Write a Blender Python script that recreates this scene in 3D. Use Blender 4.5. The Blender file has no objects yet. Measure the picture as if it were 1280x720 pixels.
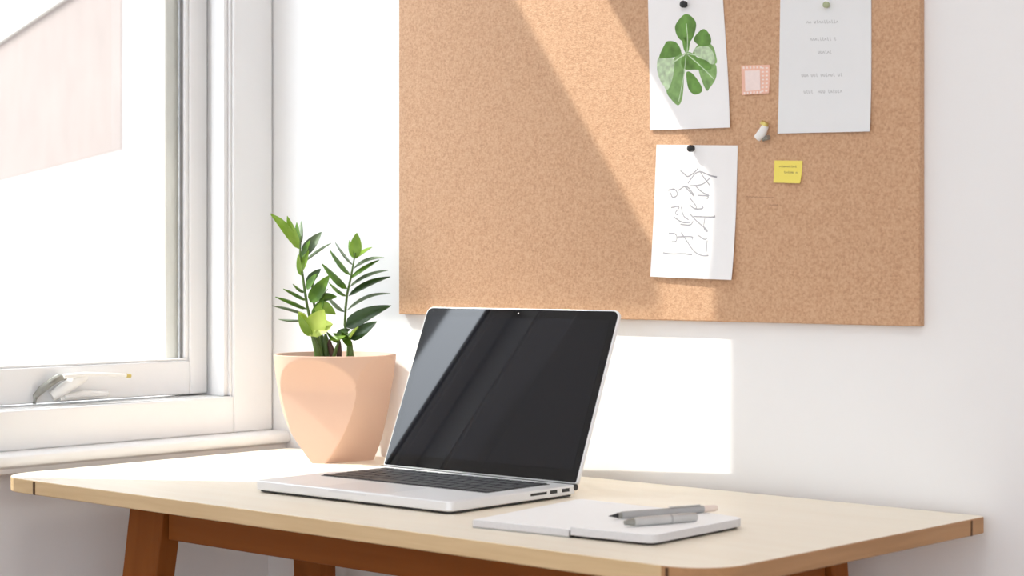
import bpy, bmesh, math, random
from mathutils import Vector, Matrix

random.seed(7)
SC = bpy.context.scene
COL = SC.collection
PI = math.pi
T = 0.74            # height of the desk top above the floor

# ------------------------------------------------------------------ camera
CAM = Vector((2.46, -2.078, 1.0403))
FX, CX, HY = 2342.0, 640.0, 335.0
RX = Vector((0.73848, 0.67428, 0))        # camera right
FW = Vector((-0.67428, 0.73848, 0))       # camera forward (level)
cd = bpy.data.cameras.new('camera')
cd.sensor_width = 36.0
cd.lens = FX * 36.0 / 1280.0
cd.shift_y = -25.0 / 1280.0
cam = bpy.data.objects.new('camera', cd)
cam.location = CAM
cam.rotation_euler = (PI / 2, 0, math.atan2(0.67428, 0.73848))
cd.dof.use_dof = True
cd.dof.focus_distance = 2.75
cd.dof.aperture_fstop = 8.0
COL.objects.link(cam)
SC.camera = cam

# ------------------------------------------------------------------ world, sun, exposure
WORLD = 2.5
HALO = 6.0         # extra sky brightness towards the sun
SUN = 5.6
SUN_DIR = Vector((1.463, 1.0, -2.07))
FILL_LAMP = 13.0          # added overhead fill light, watts
EXPOSURE = -0.05
w = bpy.data.worlds.new('sky')
SC.world = w
w.use_nodes = True
bg = w.node_tree.nodes['Background']
bg.inputs[0].default_value = (0.91, 0.97, 1.06, 1)
bg.inputs[1].default_value = WORLD
# hazy daylight, brighter around the sun
wn, wl = w.node_tree.nodes, w.node_tree.links
geo = wn.new('ShaderNodeTexCoord')
dot = wn.new('ShaderNodeVectorMath'); dot.operation = 'DOT_PRODUCT'
dot.inputs[1].default_value = (-SUN_DIR).normalized()
wl.new(geo.outputs['Generated'], dot.inputs[0])
mxz = wn.new('ShaderNodeMath'); mxz.operation = 'MAXIMUM'; mxz.inputs[1].default_value = 0.0
wl.new(dot.outputs['Value'], mxz.inputs[0])
pw = wn.new('ShaderNodeMath'); pw.operation = 'POWER'; pw.inputs[1].default_value = 12.0
wl.new(mxz.outputs[0], pw.inputs[0])
ma = wn.new('ShaderNodeMath'); ma.operation = 'MULTIPLY_ADD'
ma.inputs[1].default_value = WORLD * HALO; ma.inputs[2].default_value = WORLD
wl.new(pw.outputs[0], ma.inputs[0]); wl.new(ma.outputs[0], bg.inputs[1])
sd = bpy.data.lights.new('sun', 'SUN')
sd.energy = SUN
sd.angle = math.radians(0.3)
sd.color = (1.0, 0.955, 0.88)
sun = bpy.data.objects.new('sun', sd)
sun.rotation_euler = (-SUN_DIR).to_track_quat('Z', 'Y').to_euler()
sun.location = (-4, -3, 7)
COL.objects.link(sun)


def portal(name, loc, rot, sx, sy):
    l = bpy.data.lights.new(name, 'AREA')
    l.shape = 'RECTANGLE'; l.size = sx; l.size_y = sy
    l.cycles.is_portal = True
    o = bpy.data.objects.new(name, l)
    o.location = loc; o.rotation_euler = rot
    COL.objects.link(o)


portal('portal_window', (-0.16, -0.42, T + 1.0), (0, -PI / 2, 0), 2.0, 0.75)
portal('portal_side', (4.62, -3.3, 1.55), (0, PI / 2, 0), 2.3, 3.0)
portal('portal_front', (2.45, -5.32, 1.55), (-PI / 2, 0, 0), 3.3, 2.3)
SC.view_settings.view_transform = 'Standard'
SC.view_settings.look = 'None'
SC.view_settings.exposure = EXPOSURE
SC.view_settings.gamma = 1.0
SC.view_settings.use_curve_mapping = False
SC.cycles.use_denoising = True
SC.cycles.max_bounces = 12
SC.cycles.diffuse_bounces = 8
SC.cycles.glossy_bounces = 6
SC.cycles.transparent_max_bounces = 16
SC.cycles.sample_clamp_indirect = 10


# ------------------------------------------------------------------ materials
def new_mat(name):
    m = bpy.data.materials.new(name)
    m.use_nodes = True
    return m, m.node_tree.nodes, m.node_tree.links, m.node_tree.nodes['Principled BSDF']


def plain(name, col, rough=0.5, metal=0.0, spec=0.5, coat=0.0, noise=0.0, nscale=60, bump=0.0):
    m, N, L, P = new_mat(name)
    P.inputs['Base Color'].default_value = (*col, 1)
    P.inputs['Roughness'].default_value = rough
    P.inputs['Metallic'].default_value = metal
    P.inputs['Specular IOR Level'].default_value = spec
    P.inputs['Coat Weight'].default_value = coat
    tc = N.new('ShaderNodeTexCoord')
    if noise or bump:
        nz = N.new('ShaderNodeTexNoise'); nz.inputs['Scale'].default_value = nscale
        nz.inputs['Detail'].default_value = 4
        L.new(tc.outputs['Object'], nz.inputs['Vector'])
    if noise:
        r = N.new('ShaderNodeValToRGB')
        r.color_ramp.elements[0].position = 0.3; r.color_ramp.elements[1].position = 0.7
        r.color_ramp.elements[0].color = (*[c * (1 - noise) for c in col], 1)
        r.color_ramp.elements[1].color = (*[min(1, c * (1 + noise)) for c in col], 1)
        L.new(nz.outputs['Fac'], r.inputs[0]); L.new(r.outputs[0], P.inputs['Base Color'])
    if bump:
        b = N.new('ShaderNodeBump'); b.inputs['Strength'].default_value = bump
        b.inputs['Distance'].default_value = 0.002
        L.new(nz.outputs['Fac'], b.inputs['Height']); L.new(b.outputs[0], P.inputs['Normal'])
    return m


def wood(name, c1, c2, axis=0, rough=0.5, scale=14, spec=0.4):
    m, N, L, P = new_mat(name)
    tc = N.new('ShaderNodeTexCoord'); mp = N.new('ShaderNodeMapping')
    s = [scale] * 3; s[axis] = scale * 0.07
    mp.inputs['Scale'].default_value = s
    nz = N.new('ShaderNodeTexNoise'); nz.inputs['Scale'].default_value = 3.0
    nz.inputs['Detail'].default_value = 6; nz.inputs['Distortion'].default_value = 0.6
    r = N.new('ShaderNodeValToRGB')
    r.color_ramp.elements[0].position = 0.3; r.color_ramp.elements[1].position = 0.72
    r.color_ramp.elements[0].color = (*c1, 1); r.color_ramp.elements[1].color = (*c2, 1)
    L.new(tc.outputs['Object'], mp.inputs[0]); L.new(mp.outputs[0], nz.inputs['Vector'])
    L.new(nz.outputs['Fac'], r.inputs[0]); L.new(r.outputs[0], P.inputs['Base Color'])
    P.inputs['Roughness'].default_value = rough
    P.inputs['Specular IOR Level'].default_value = spec
    return m


def cork_mat():
    m, N, L, P = new_mat('cork')
    tc = N.new('ShaderNodeTexCoord')
    v = N.new('ShaderNodeTexVoronoi'); v.inputs['Scale'].default_value = 420
    n1 = N.new('ShaderNodeTexNoise'); n1.inputs['Scale'].default_value = 300; n1.inputs['Detail'].default_value = 5
    n2 = N.new('ShaderNodeTexNoise'); n2.inputs['Scale'].default_value = 420; n2.inputs['Detail'].default_value = 2
    for t in (v, n1, n2): L.new(tc.outputs['Object'], t.inputs['Vector'])
    r = N.new('ShaderNodeValToRGB')
    e = r.color_ramp.elements
    e[0].position = 0.30; e[0].color = (0.46, 0.258, 0.140, 1)
    e[1].position = 0.66; e[1].color = (0.62, 0.390, 0.236, 1)
    x = e.new(0.45); x.color = (0.55, 0.325, 0.185, 1)
    L.new(n1.outputs['Fac'], r.inputs[0])
    r2 = N.new('ShaderNodeValToRGB')                    # sparse dark bark flecks
    r2.color_ramp.elements[0].position = 0.27; r2.color_ramp.elements[0].color = (0.68, 0.58, 0.52, 1)
    r2.color_ramp.elements[1].position = 0.33; r2.color_ramp.elements[1].color = (1, 1, 1, 1)
    L.new(n2.outputs['Fac'], r2.inputs[0])
    mx = N.new('ShaderNodeMixRGB'); mx.blend_type = 'MULTIPLY'; mx.inputs[0].default_value = 1
    L.new(r.outputs[0], mx.inputs[1]); L.new(r2.outputs[0], mx.inputs[2])
    L.new(mx.outputs[0], P.inputs['Base Color'])
    b = N.new('ShaderNodeBump'); b.inputs['Strength'].default_value = 0.35; b.inputs['Distance'].default_value = 0.001
    L.new(v.outputs['Distance'], b.inputs['Height']); L.new(b.outputs[0], P.inputs['Normal'])
    P.inputs['Roughness'].default_value = 0.62
    P.inputs['Specular IOR Level'].default_value = 0.5
    return m


def glass_mat():
    m = bpy.data.materials.new('window_glass'); m.use_nodes = True
    N, L = m.node_tree.nodes, m.node_tree.links
    N.clear()
    out = N.new('ShaderNodeOutputMaterial'); mix = N.new('ShaderNodeMixShader')
    tr = N.new('ShaderNodeBsdfTransparent'); gl = N.new('ShaderNodeBsdfGlossy'); fr = N.new('ShaderNodeFresnel')
    tr.inputs[0].default_value = (0.985, 0.99, 0.985, 1)
    gl.inputs['Roughness'].default_value = 0.0
    fr.inputs[0].default_value = 1.45
    ge = N.new('ShaderNodeNewGeometry'); sb_ = N.new('ShaderNodeMath'); sb_.operation = 'SUBTRACT'; sb_.inputs[0].default_value = 1.0
    mu = N.new('ShaderNodeMath'); mu.operation = 'MULTIPLY'
    L.new(ge.outputs['Backfacing'], sb_.inputs[1]); L.new(fr.outputs[0], mu.inputs[0]); L.new(sb_.outputs[0], mu.inputs[1])
    L.new(mu.outputs[0], mix.inputs[0]); L.new(tr.outputs[0], mix.inputs[1]); L.new(gl.outputs[0], mix.inputs[2])
    L.new(mix.outputs[0], out.inputs[0])
    return m


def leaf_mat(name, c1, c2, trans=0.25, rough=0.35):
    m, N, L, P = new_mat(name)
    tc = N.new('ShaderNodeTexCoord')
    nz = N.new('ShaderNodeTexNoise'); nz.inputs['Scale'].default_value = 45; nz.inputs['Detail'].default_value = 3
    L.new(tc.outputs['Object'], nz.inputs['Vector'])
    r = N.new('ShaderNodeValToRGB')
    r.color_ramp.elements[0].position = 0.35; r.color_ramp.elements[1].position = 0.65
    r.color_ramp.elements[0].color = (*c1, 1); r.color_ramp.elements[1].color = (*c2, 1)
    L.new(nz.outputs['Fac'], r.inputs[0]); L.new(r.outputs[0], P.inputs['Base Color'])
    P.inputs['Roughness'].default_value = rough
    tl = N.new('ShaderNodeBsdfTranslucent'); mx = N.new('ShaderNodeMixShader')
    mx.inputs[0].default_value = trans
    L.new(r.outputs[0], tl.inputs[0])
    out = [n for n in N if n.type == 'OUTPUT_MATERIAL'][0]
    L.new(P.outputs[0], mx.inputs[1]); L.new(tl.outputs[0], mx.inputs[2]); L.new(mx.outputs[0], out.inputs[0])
    return m


M = dict(
    wall=plain('wall_paint', (0.84, 0.84, 0.835), 0.75, spec=0.2, noise=0.01, nscale=3, bump=0.02),
    ceil=plain('ceiling_paint', (0.88, 0.88, 0.87), 0.8, spec=0.2, noise=0.01, nscale=3),
    trim=plain('white_gloss_paint', (0.78, 0.78, 0.775), 0.35, noise=0.012, nscale=8),
    floor=wood('floor_boards', (0.22, 0.11, 0.05), (0.32, 0.17, 0.08), 0, 0.5, 6),
    pinkw=plain('pink_brickwork', (0.225, 0.185, 0.167), 0.9, noise=0.06, nscale=1.5),
    beige=plain('weathered_beige_paint', (0.60, 0.57, 0.51), 0.5, noise=0.02, nscale=8),
    seal=plain('grey_rubber_seal', (0.22, 0.22, 0.22), 0.7, noise=0.1),
    glass=glass_mat(),
    steel=plain('painted_metal', (0.80, 0.79, 0.76), 0.35, noise=0.02),
    dkmetal=plain('tarnished_metal', (0.30, 0.30, 0.27), 0.4, metal=0.5, noise=0.2),

    render=plain('white_render', (0.75, 0.74, 0.72), 0.9, noise=0.03, nscale=4),
    concrete=plain('concrete', (0.42, 0.41, 0.40), 0.9, noise=0.1, nscale=6),
    ground=plain('paving', (0.40, 0.39, 0.37), 0.9, noise=0.1, nscale=2),
    top=wood('birch_top', (0.86, 0.775, 0.635), (0.89, 0.82, 0.69), 0, 0.42, 16, 0.5),
    edge=wood('birch_edge', (0.64, 0.46, 0.25), (0.73, 0.55, 0.32), 0, 0.5, 30),
    edgedk=wood('birch_edge_dark', (0.38, 0.20, 0.085), (0.47, 0.26, 0.12), 1, 0.55, 30),
    legw=wood('oiled_beech', (0.24, 0.072, 0.011), (0.29, 0.092, 0.016), 2, 0.55, 16, 0.15),
    apron=wood('oiled_beech_rail', (0.24, 0.072, 0.011), (0.29, 0.092, 0.016), 0, 0.55, 16, 0.15),
    seam=plain('dark_seam', (0.10, 0.045, 0.015), 0.6, noise=0.1),
    alu=plain('silver_aluminium', (0.82, 0.825, 0.83), 0.34, metal=0.25, noise=0.01, nscale=400),
    aludk=plain('recessed_trackpad', (0.74, 0.75, 0.765), 0.3, metal=0.25, noise=0.01),
    key=plain('black_key', (0.030, 0.031, 0.034), 0.45, noise=0.05),
    well=plain('keyboard_tray', (0.16, 0.16, 0.165), 0.5, metal=0.4, noise=0.05),
    bezel=plain('black_bezel_glass', (0.003, 0.003, 0.0035), 0.02, spec=0.38, noise=0.05),
    screen=plain('dark_screen_glass', (0.006, 0.0065, 0.009), 0.02, spec=0.38, noise=0.05),
    black=plain('black_plastic', (0.015, 0.015, 0.016), 0.4, noise=0.1),
    rubber=plain('rubber', (0.03, 0.03, 0.03), 0.8, noise=0.1),
    cork=cork_mat(),
    paper=plain('white_paper', (0.86, 0.86, 0.86), 0.7, spec=0.2, noise=0.008, nscale=30),
    papergrey=plain('cool_white_paper', (0.78, 0.795, 0.80), 0.7, spec=0.2, noise=0.008, nscale=30),
    sheetw=plain('blank_page', (0.93, 0.93, 0.925), 0.7, spec=0.2, noise=0.005),
    pages=plain('page_block', (0.66, 0.65, 0.655), 0.75, spec=0.2, noise=0.03, nscale=300),
    cover=plain('dark_cover', (0.035, 0.028, 0.025), 0.6, noise=0.1),
    yellow=plain('yellow_note', (0.85, 0.72, 0.14), 0.7, noise=0.01),
    pink=plain('pink_note', (0.83, 0.50, 0.38), 0.7, noise=0.02),
    pinkpale=plain('pale_pink_print', (0.86, 0.72, 0.68), 0.7, noise=0.03, nscale=200),
    pencil=plain('pencil_grey', (0.34, 0.34, 0.36), 0.8, noise=0.1, nscale=200),
    ink=plain('faint_grey_ink', (0.50, 0.51, 0.51), 0.8, noise=0.1, nscale=200),
    inky=plain('olive_ink', (0.45, 0.36, 0.10), 0.8, noise=0.1, nscale=200),
    stain=plain('brown_pencil_mark', (0.36, 0.20, 0.115), 0.8, noise=0.2, nscale=300),
    olive=plain('olive_glass', (0.36, 0.40, 0.24), 0.25, noise=0.1),
    white=plain('white_plastic', (0.82, 0.82, 0.80), 0.4, noise=0.02),
    gold=plain('brass', (0.62, 0.50, 0.16), 0.35, metal=0.7, noise=0.1),
    pot=plain('blush_ceramic', (0.61, 0.41, 0.31), 0.6, spec=0.35, noise=0.02, nscale=5),
    soil=plain('potting_soil', (0.035, 0.022, 0.014), 0.95, noise=0.4, nscale=120, bump=0.8),
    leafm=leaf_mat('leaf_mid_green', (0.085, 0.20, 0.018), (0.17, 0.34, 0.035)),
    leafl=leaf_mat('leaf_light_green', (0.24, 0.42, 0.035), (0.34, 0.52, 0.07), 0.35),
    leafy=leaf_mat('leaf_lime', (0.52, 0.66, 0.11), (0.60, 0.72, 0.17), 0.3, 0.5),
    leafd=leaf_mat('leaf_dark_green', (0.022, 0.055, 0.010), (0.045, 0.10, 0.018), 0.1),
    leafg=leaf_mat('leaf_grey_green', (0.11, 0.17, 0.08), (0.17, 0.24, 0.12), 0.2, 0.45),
    stem=plain('plant_stem', (0.10, 0.17, 0.035), 0.5, noise=0.25, nscale=90),
    sheath=plain('brown_stem_sheath', (0.10, 0.045, 0.03), 0.6, noise=0.3, nscale=90),
    prn1=plain('print_green', (0.13, 0.27, 0.055), 0.75, noise=0.35, nscale=55),
    prn2=plain('print_mid_green', (0.22, 0.38, 0.13), 0.75, noise=0.30, nscale=75),
    prn3=plain('print_pale_green', (0.50, 0.64, 0.42), 0.75, noise=0.3, nscale=110),
    pengrey=plain('satin_grey', (0.42, 0.42, 0.42), 0.35, metal=0.4, noise=0.02),
    pensilver=plain('brushed_silver', (0.58, 0.58, 0.57), 0.3, metal=0.6, noise=0.03),
    blush=plain('blush_end', (0.80, 0.68, 0.60), 0.4, noise=0.02),
)


# ------------------------------------------------------------------ mesh helpers
class MB:
    def __init__(self): self.bm = bmesh.new()

    def box(self, a, b, mat=None):
        lo = [min(a[i], b[i]) for i in range(3)]; hi = [max(a[i], b[i]) for i in range(3)]
        vs = [self.bm.verts.new((x, y, z)) for x in (lo[0], hi[0]) for y in (lo[1], hi[1]) for z in (lo[2], hi[2])]
        if mat is not None:
            for v in vs: v.co = mat @ v.co
        for f in ((0, 1, 3, 2), (4, 6, 7, 5), (0, 4, 5, 1), (2, 3, 7, 6), (0, 2, 6, 4), (1, 5, 7, 3)):
            self.bm.faces.new([vs[i] for i in f])
        return self

    def prism(self, pts, z0, z1, f=None):
        """pts: outline (u, v); extruded along the third axis; f maps (u, v, w) to a point"""
        f = f or (lambda u, v, w_: (u, v, w_))
        n = len(pts)
        lo = [self.bm.verts.new(f(p[0], p[1], z0)) for p in pts]
        hi = [self.bm.verts.new(f(p[0], p[1], z1)) for p in pts]
        self.bm.faces.new(lo[::-1]); self.bm.faces.new(hi)
        for i in range(n):
            self.bm.faces.new((lo[i], lo[(i + 1) % n], hi[(i + 1) % n], hi[i]))
        return self

    def tube(self, pts, r, seg=10, cap=True):
        pts = [Vector(p) for p in pts]
        rs = r if isinstance(r, (list, tuple)) else [r] * len(pts)
        rings = []; up = Vector((0.13, 0.21, 0.97)).normalized()
        for i, p in enumerate(pts):
            d = (pts[min(i + 1, len(pts) - 1)] - pts[max(i - 1, 0)]).normalized()
            a = d.cross(up)
            if a.length < 0.1: a = d.cross(Vector((1, 0, 0)))
            a.normalize(); b = d.cross(a).normalized()
            rings.append([self.bm.verts.new(p + (a * math.cos(t) + b * math.sin(t)) * rs[i])
                          for t in [2 * PI * k / seg for k in range(seg)]])
        for i in range(len(rings) - 1):
            for k in range(seg):
                self.bm.faces.new((rings[i][k], rings[i][(k + 1) % seg], rings[i + 1][(k + 1) % seg], rings[i + 1][k]))
        if cap:
            self.bm.faces.new(rings[0][::-1]); self.bm.faces.new(rings[-1])
        return self

    def lathe(self, prof, seg=32, mat=None):
        """prof: (r, z) from bottom to top"""
        rings = []
        for r, z in prof:
            if r < 1e-6:
                rings.append([self.bm.verts.new((0, 0, z))])
            else:
                rings.append([self.bm.verts.new((r * math.cos(2 * PI * k / seg), r * math.sin(2 * PI * k / seg), z)) for k in range(seg)])
        for a, b in zip(rings, rings[1:]):
            for k in range(seg):
                k2 = (k + 1) % seg
                if len(a) == 1 and len(b) == 1: continue
                if len(a) == 1: self.bm.faces.new((a[0], b[k2], b[k]))
                elif len(b) == 1: self.bm.faces.new((a[k], a[k2], b[0]))
                else: self.bm.faces.new((a[k], a[k2], b[k2], b[k]))
        if mat is not None:
            for ring in rings:
                for v in ring: v.co = mat @ v.co
        return self

    def build(self, name, mat, parent=None, smooth=False, bevel=0.0, seg=2, loc=None, angle=35):
        bmesh.ops.recalc_face_normals(self.bm, faces=self.bm.faces)
        me = bpy.data.meshes.new(name)
        self.bm.to_mesh(me); self.bm.free()
        me.materials.append(mat)
        o = bpy.data.objects.new(name, me)
        COL.objects.link(o)
        if parent: o.parent = parent
        if loc is not None: o.location = loc
        if smooth:
            for p in me.polygons: p.use_smooth = True
            try: me.set_sharp_from_angle(angle=math.radians(angle))
            except Exception: pass
        if bevel:
            b = o.modifiers.new('bevel', 'BEVEL'); b.width = bevel; b.segments = seg
            b.limit_method = 'ANGLE'; b.angle_limit = math.radians(40)
            for p in me.polygons: p.use_smooth = True
            try: me.set_sharp_from_angle(angle=math.radians(35))
            except Exception: pass
        return o


def tag(o, label=None, cat=None, group=None, kind=None):
    if label: o['label'] = label
    if cat: o['category'] = cat
    if group: o['group'] = group
    if kind: o['kind'] = kind
    return o


def empty(name, loc, rz=0.0):
    o = bpy.data.objects.new(name, None)
    o.empty_display_size = 0.05
    o.location = loc; o.rotation_euler = (0, 0, rz)
    COL.objects.link(o)
    return o


def rrect(x0, y0, x1, y1, radii, seg=8):
    """rounded rectangle, radii for corners (x0y0, x1y0, x1y1, x0y1)"""
    out = []
    for (cx, cy, sx, sy, a0), r in zip(((x0, y0, 1, 1, PI), (x1, y0, -1, 1, 1.5 * PI), (x1, y1, -1, -1, 0), (x0, y1, 1, -1, PI / 2)), radii):
        if r <= 0: out.append((cx, cy)); continue
        for k in range(seg + 1):
            a = a0 + PI / 2 * k / seg
            out.append((cx + sx * r + r * math.cos(a), cy + sy * r + r * math.sin(a)))
    return out


# ================================================================== the room
def struct(o): return tag(o, kind='structure')


WX0, WX1, WY0, WY1, ZC = 0.0, 4.5, -5.2, 0.0, 2.95
struct(MB().box((-0.13, -5.33, -0.12), (4.62, 0.13, 0)).build('floor', M['floor']))
struct(MB().box((-0.13, -5.33, ZC), (4.62, 0.13, ZC + 0.12)).build('ceiling', M['ceil']))
struct(MB().box((-0.13, 0, 0), (4.62, 0.13, ZC)).build('wall_back', M['wall']))
# window opening in the left wall
OY0, OY1, OZ0, OZ1 = -0.766, -0.087, T + 0.080, T + 1.985
struct(MB().box((-0.13, -5.2, 0), (0, OY0, ZC)).box((-0.13, OY1, 0), (0, 0, ZC))
       .box((-0.13, OY0, 0), (0, OY1, OZ0)).box((-0.13, OY0, OZ1), (0, OY1, ZC)).build('wall_left', M['wall']))
# right wall and front wall with unseen windows added for fill light
struct(MB().box((4.5, -5.2, 0), (4.62, -4.8, ZC)).box((4.5, -1.8, 0), (4.62, 0, ZC))
       .box((4.5, -4.8, 0), (4.62, -1.8, 0.35)).box((4.5, -4.8, 2.65), (4.62, -1.8, ZC)).build('wall_right', M['wall']))
struct(MB().box((0, -5.33, 0), (0.8, -5.2, ZC)).box((4.1, -5.33, 0), (4.5, -5.2, ZC))
       .box((0.8, -5.33, 0), (4.1, -5.2, 0.35)).box((0.8, -5.33, 2.65), (4.1, -5.2, ZC)).build('wall_front', M['wall']))

# added fill light above the picture, brightens the upward faces
cl_ = empty('added_fill_light', (1.9, -1.9, ZC))
tag(cl_, 'added fill light in an unseen round white fitting overhead', 'fill light')
MB().lathe([(0, 0), (0.30, 0), (0.31, -0.01), (0.31, -0.05), (0.29, -0.06), (0.285, -0.03), (0, -0.03)], 48).build('housing', M['white'], cl_, smooth=True)
ll = bpy.data.lights.new('fill_lamp', 'AREA'); ll.shape = 'DISK'; ll.size = 0.55; ll.energy = FILL_LAMP; ll.color = (1.0, 0.97, 0.93)
lo_ = bpy.data.objects.new('fill_lamp', ll); lo_.location = (0, 0, -0.062); lo_.parent = cl_
COL.objects.link(lo_)

# ------------------------------------------------------------------ window
win = struct(empty('window_1', (0, -0.375, T + 0.087)))


def wpart(mb, name, mat, **k):
    o = mb.build(name, mat, win, **k)
    o.matrix_parent_inverse = Matrix.Translation(-Vector(win.location))
    return o


YF, YN = -0.087, -0.762     # far and near edges of the casing opening
ZB, ZT = T + 0.087, T + 1.97
g = 0.016
wpart(MB().box((0, YF, T + 0.026), (g, -0.004, ZT + 0.08)), 'casing', M['trim'], bevel=0.003)
wpart(MB().box((0, YN - 0.085, T + 0.026), (g, YN, ZT + 0.08)), 'casing', M['trim'], bevel=0.003)
wpart(MB().box((0, YN, T + 0.026), (g, YF, ZB)), 'casing', M['trim'], bevel=0.003)
wpart(MB().box((0, YN, ZT), (g, YF, ZT + 0.08)), 'casing', M['trim'], bevel=0.003)
# jamb lining (frame) with a small bead step
fr = MB()
fr.box((-0.130, YF - 0.004, ZB), (0.010, YF + 0.0, ZT)).box((-0.130, YN, ZB), (0.010, YN + 0.004, ZT))
fr.box((-0.130, YN, ZB - 0.006), (0.012, YF, ZB)).box((-0.130, YN, ZT), (0.010, YF, ZT + 0.014))
fr.box((-0.030, YF - 0.012, ZB), (0.004, YF - 0.004, ZT))
wpart(fr, 'frame', M['trim'], bevel=0.0015)
wpart(MB().box((-0.145, -0.149, ZB), (-0.088, YF - 0.004, ZT)), 'outer_jamb', M['beige'], bevel=0.003)
# sash
sx0, sx1 = -0.080, -0.045
sy0, sy1 = -0.753, -0.0945
gy0, gy1, gz0, gz1 = -0.705, -0.139, T + 0.150, T + 1.862
sz0, sz1 = ZB + 0.003, ZT - 0.004
sash = MB()
sash.box((sx0, gy1 + 0.008, sz0), (sx1, sy1, sz1)).box((sx0, sy0, sz0), (sx1, gy0 - 0.008, sz1))
sash.box((sx0, gy0 - 0.008, sz0), (sx1, gy1 + 0.008, gz0 - 0.004)).box((sx0, gy0 - 0.008, gz1 + 0.004), (sx1, gy1 + 0.008, sz1))
so = wpart(sash, 'sash', M['trim'], bevel=0.0025)
wpart(MB().box((-0.066, gy1, gz0), (-0.049, gy1 + 0.008, gz1)).box((-0.066, gy0 - 0.008, gz0), (-0.049, gy0, gz1))
      .box((-0.066, gy0 - 0.008, gz0 - 0.004), (-0.049, gy1 + 0.008, gz0)).box((-0.066, gy0 - 0.008, gz1), (-0.049, gy1 + 0.008, gz1 + 0.004)),
      'glazing_bead', M['trim'], bevel=0.0015)
wpart(MB().box((-0.0585, gy1 - 0.006, gz0), (-0.0545, gy1, gz1)).box((-0.0585, gy0, gz0), (-0.0545, gy0 + 0.006, gz1)),
      'rubber_seal', M['seal'])
wpart(MB().box((-0.0625, gy0, gz0), (-0.0585, gy1, gz1)), 'glass_pane', M['glass'])
# casement fastener on the bottom rail
hb = MB()
hb.box((-0.045, -0.392, T + 0.0935), (-0.034, -0.300, T + 0.1045))
hb.tube([(-0.034, -0.385, T + 0.099), (-0.030, -0.350, T + 0.102), (-0.034, -0.305, T + 0.099)], [0.004, 0.006, 0.004], 10)
hb.tube([(-0.040, -0.405, T + 0.100), (-0.034, -0.385, T + 0.112), (-0.030, -0.365, T + 0.124), (-0.028, -0.350, T + 0.130)], [0.008, 0.010, 0.010, 0.007], 12)
wpart(hb, 'fastener', M['steel'], smooth=True)
wpart(MB().tube([(-0.026, -0.392, T + 0.131), (-0.022, -0.355, T + 0.1335), (-0.020, -0.315, T + 0.1315), (-0.020, -0.278, T + 0.128)], [0.004, 0.0035, 0.0028, 0.0032], 10),
      'fastener_lever', M['steel'], smooth=True)
wpart(MB().tube([(-0.020, -0.279, T + 0.128), (-0.020, -0.270, T + 0.127)], [0.0036, 0.0030], 10), 'lever_tip', M['gold'], smooth=True)
wpart(MB().tube([(-0.038, -0.437, T + 0.090), (-0.038, -0.435, T + 0.102), (-0.036, -0.425, T + 0.112), (-0.032, -0.412, T + 0.122), (-0.030, -0.398, T + 0.130), (-0.030, -0.386, T + 0.128)],
                [0.003, 0.0045, 0.006, 0.006, 0.006, 0.003], 10), 'fastener_hook', M['dkmetal'], smooth=True)

# window sill board
sill = MB().prism([(0, 0.026), (0, -0.004), (0.048, -0.004), (0.0485, 0.004), (0.056, 0.0075), (0.058, 0.014), (0.056, 0.022), (0.050, 0.026)],
                  -0.90, -0.001, lambda u, v, w_: (u, w_, T + v))
struct(sill.build('trim_1', M['trim'], bevel=0.0012))
struct(MB().box((0, -5.2, 0), (0.014, -0.001, 0.11)).build('baseboard_left', M['trim'], bevel=0.003))
struct(MB().box((0.014, -0.014, 0), (4.5, 0, 0.11)).build('baseboard_back', M['trim'], bevel=0.003))

# ------------------------------------------------------------------ outside
struct(MB().box((-60, -40, -2.8), (-0.6, 50, -2.6)).build('ground', M['ground']))
# added unseen slab, shaped to throw the slanting shade on the wall
cp = empty('added_shade_slab', (-2.1, -0.3, -2.6))
tag(cp, 'added flat concrete shading slab on two posts, out of view', kind='structure')
cpb = MB().box((-2.5, -1.283, T + 2.860), (-1.0, 0.5, T + 2.944))
o = cpb.build('shade_slab', M['concrete'], cp, bevel=0.01); o.matrix_parent_inverse = Matrix.Translation(-Vector(cp.location))
for yy in (-0.95, 0.3):
    o = MB().box((-2.4, yy - 0.06, -2.6), (-2.28, yy + 0.06, T + 2.860)).build('post', M['concrete'], cp, bevel=0.005)
    o.matrix_parent_inverse = Matrix.Translation(-Vector(cp.location))
# neighbouring house, pink brick above a white ground storey
P0 = Vector((-14.1, 9.9, 0)); dr = Vector((-0.9195, 0.3933, 0)); nr = Vector((-0.3933, -0.9195, 0)) * -1
nb = empty('neighbouring_house', (P0.x, P0.y, -2.6), math.atan2(dr.y, dr.x))
tag(nb, 'pale pink brick house across the street, bleached by daylight', 'house')
nz = -1
MB().box((0, 0, 0), (14, nz * 6, 4.9)).build('ground_storey', M['render'], nb)
MB().box((0, 0.0, 4.9), (14, nz * 6, 6.9)).build('upper_storey', M['render'], nb)
MB().box((0.0, 0.0, 4.9), (14, 0.015, 6.9)).build('brick_facing', M['pinkw'], nb)
MB().box((0, 0.08, 6.9), (14.1, nz * 6.1, 7.05)).build('parapet', M['render'], nb)

# unseen block added to darken part of the laptop screen's reflection
tb = empty('reflection_block', (-11.75, -10.25, -2.6), math.radians(25))
tag(tb, 'added tall pale block, out of view, mirrored in the laptop screen', kind='structure')
MB().box((-6, 0, 0), (0, 7.5, 15.2)).build('facade', M['render'], tb)
MB().box((-6.1, -0.1, 15.2), (0.1, 7.6, 15.45)).build('parapet', M['concrete'], tb)

# ================================================================== desk
desk = empty('desk', (0.714, -0.30, 0))
tag(desk, 'pale birch desk with rounded front corners on brown splayed legs', 'desk')


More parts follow.
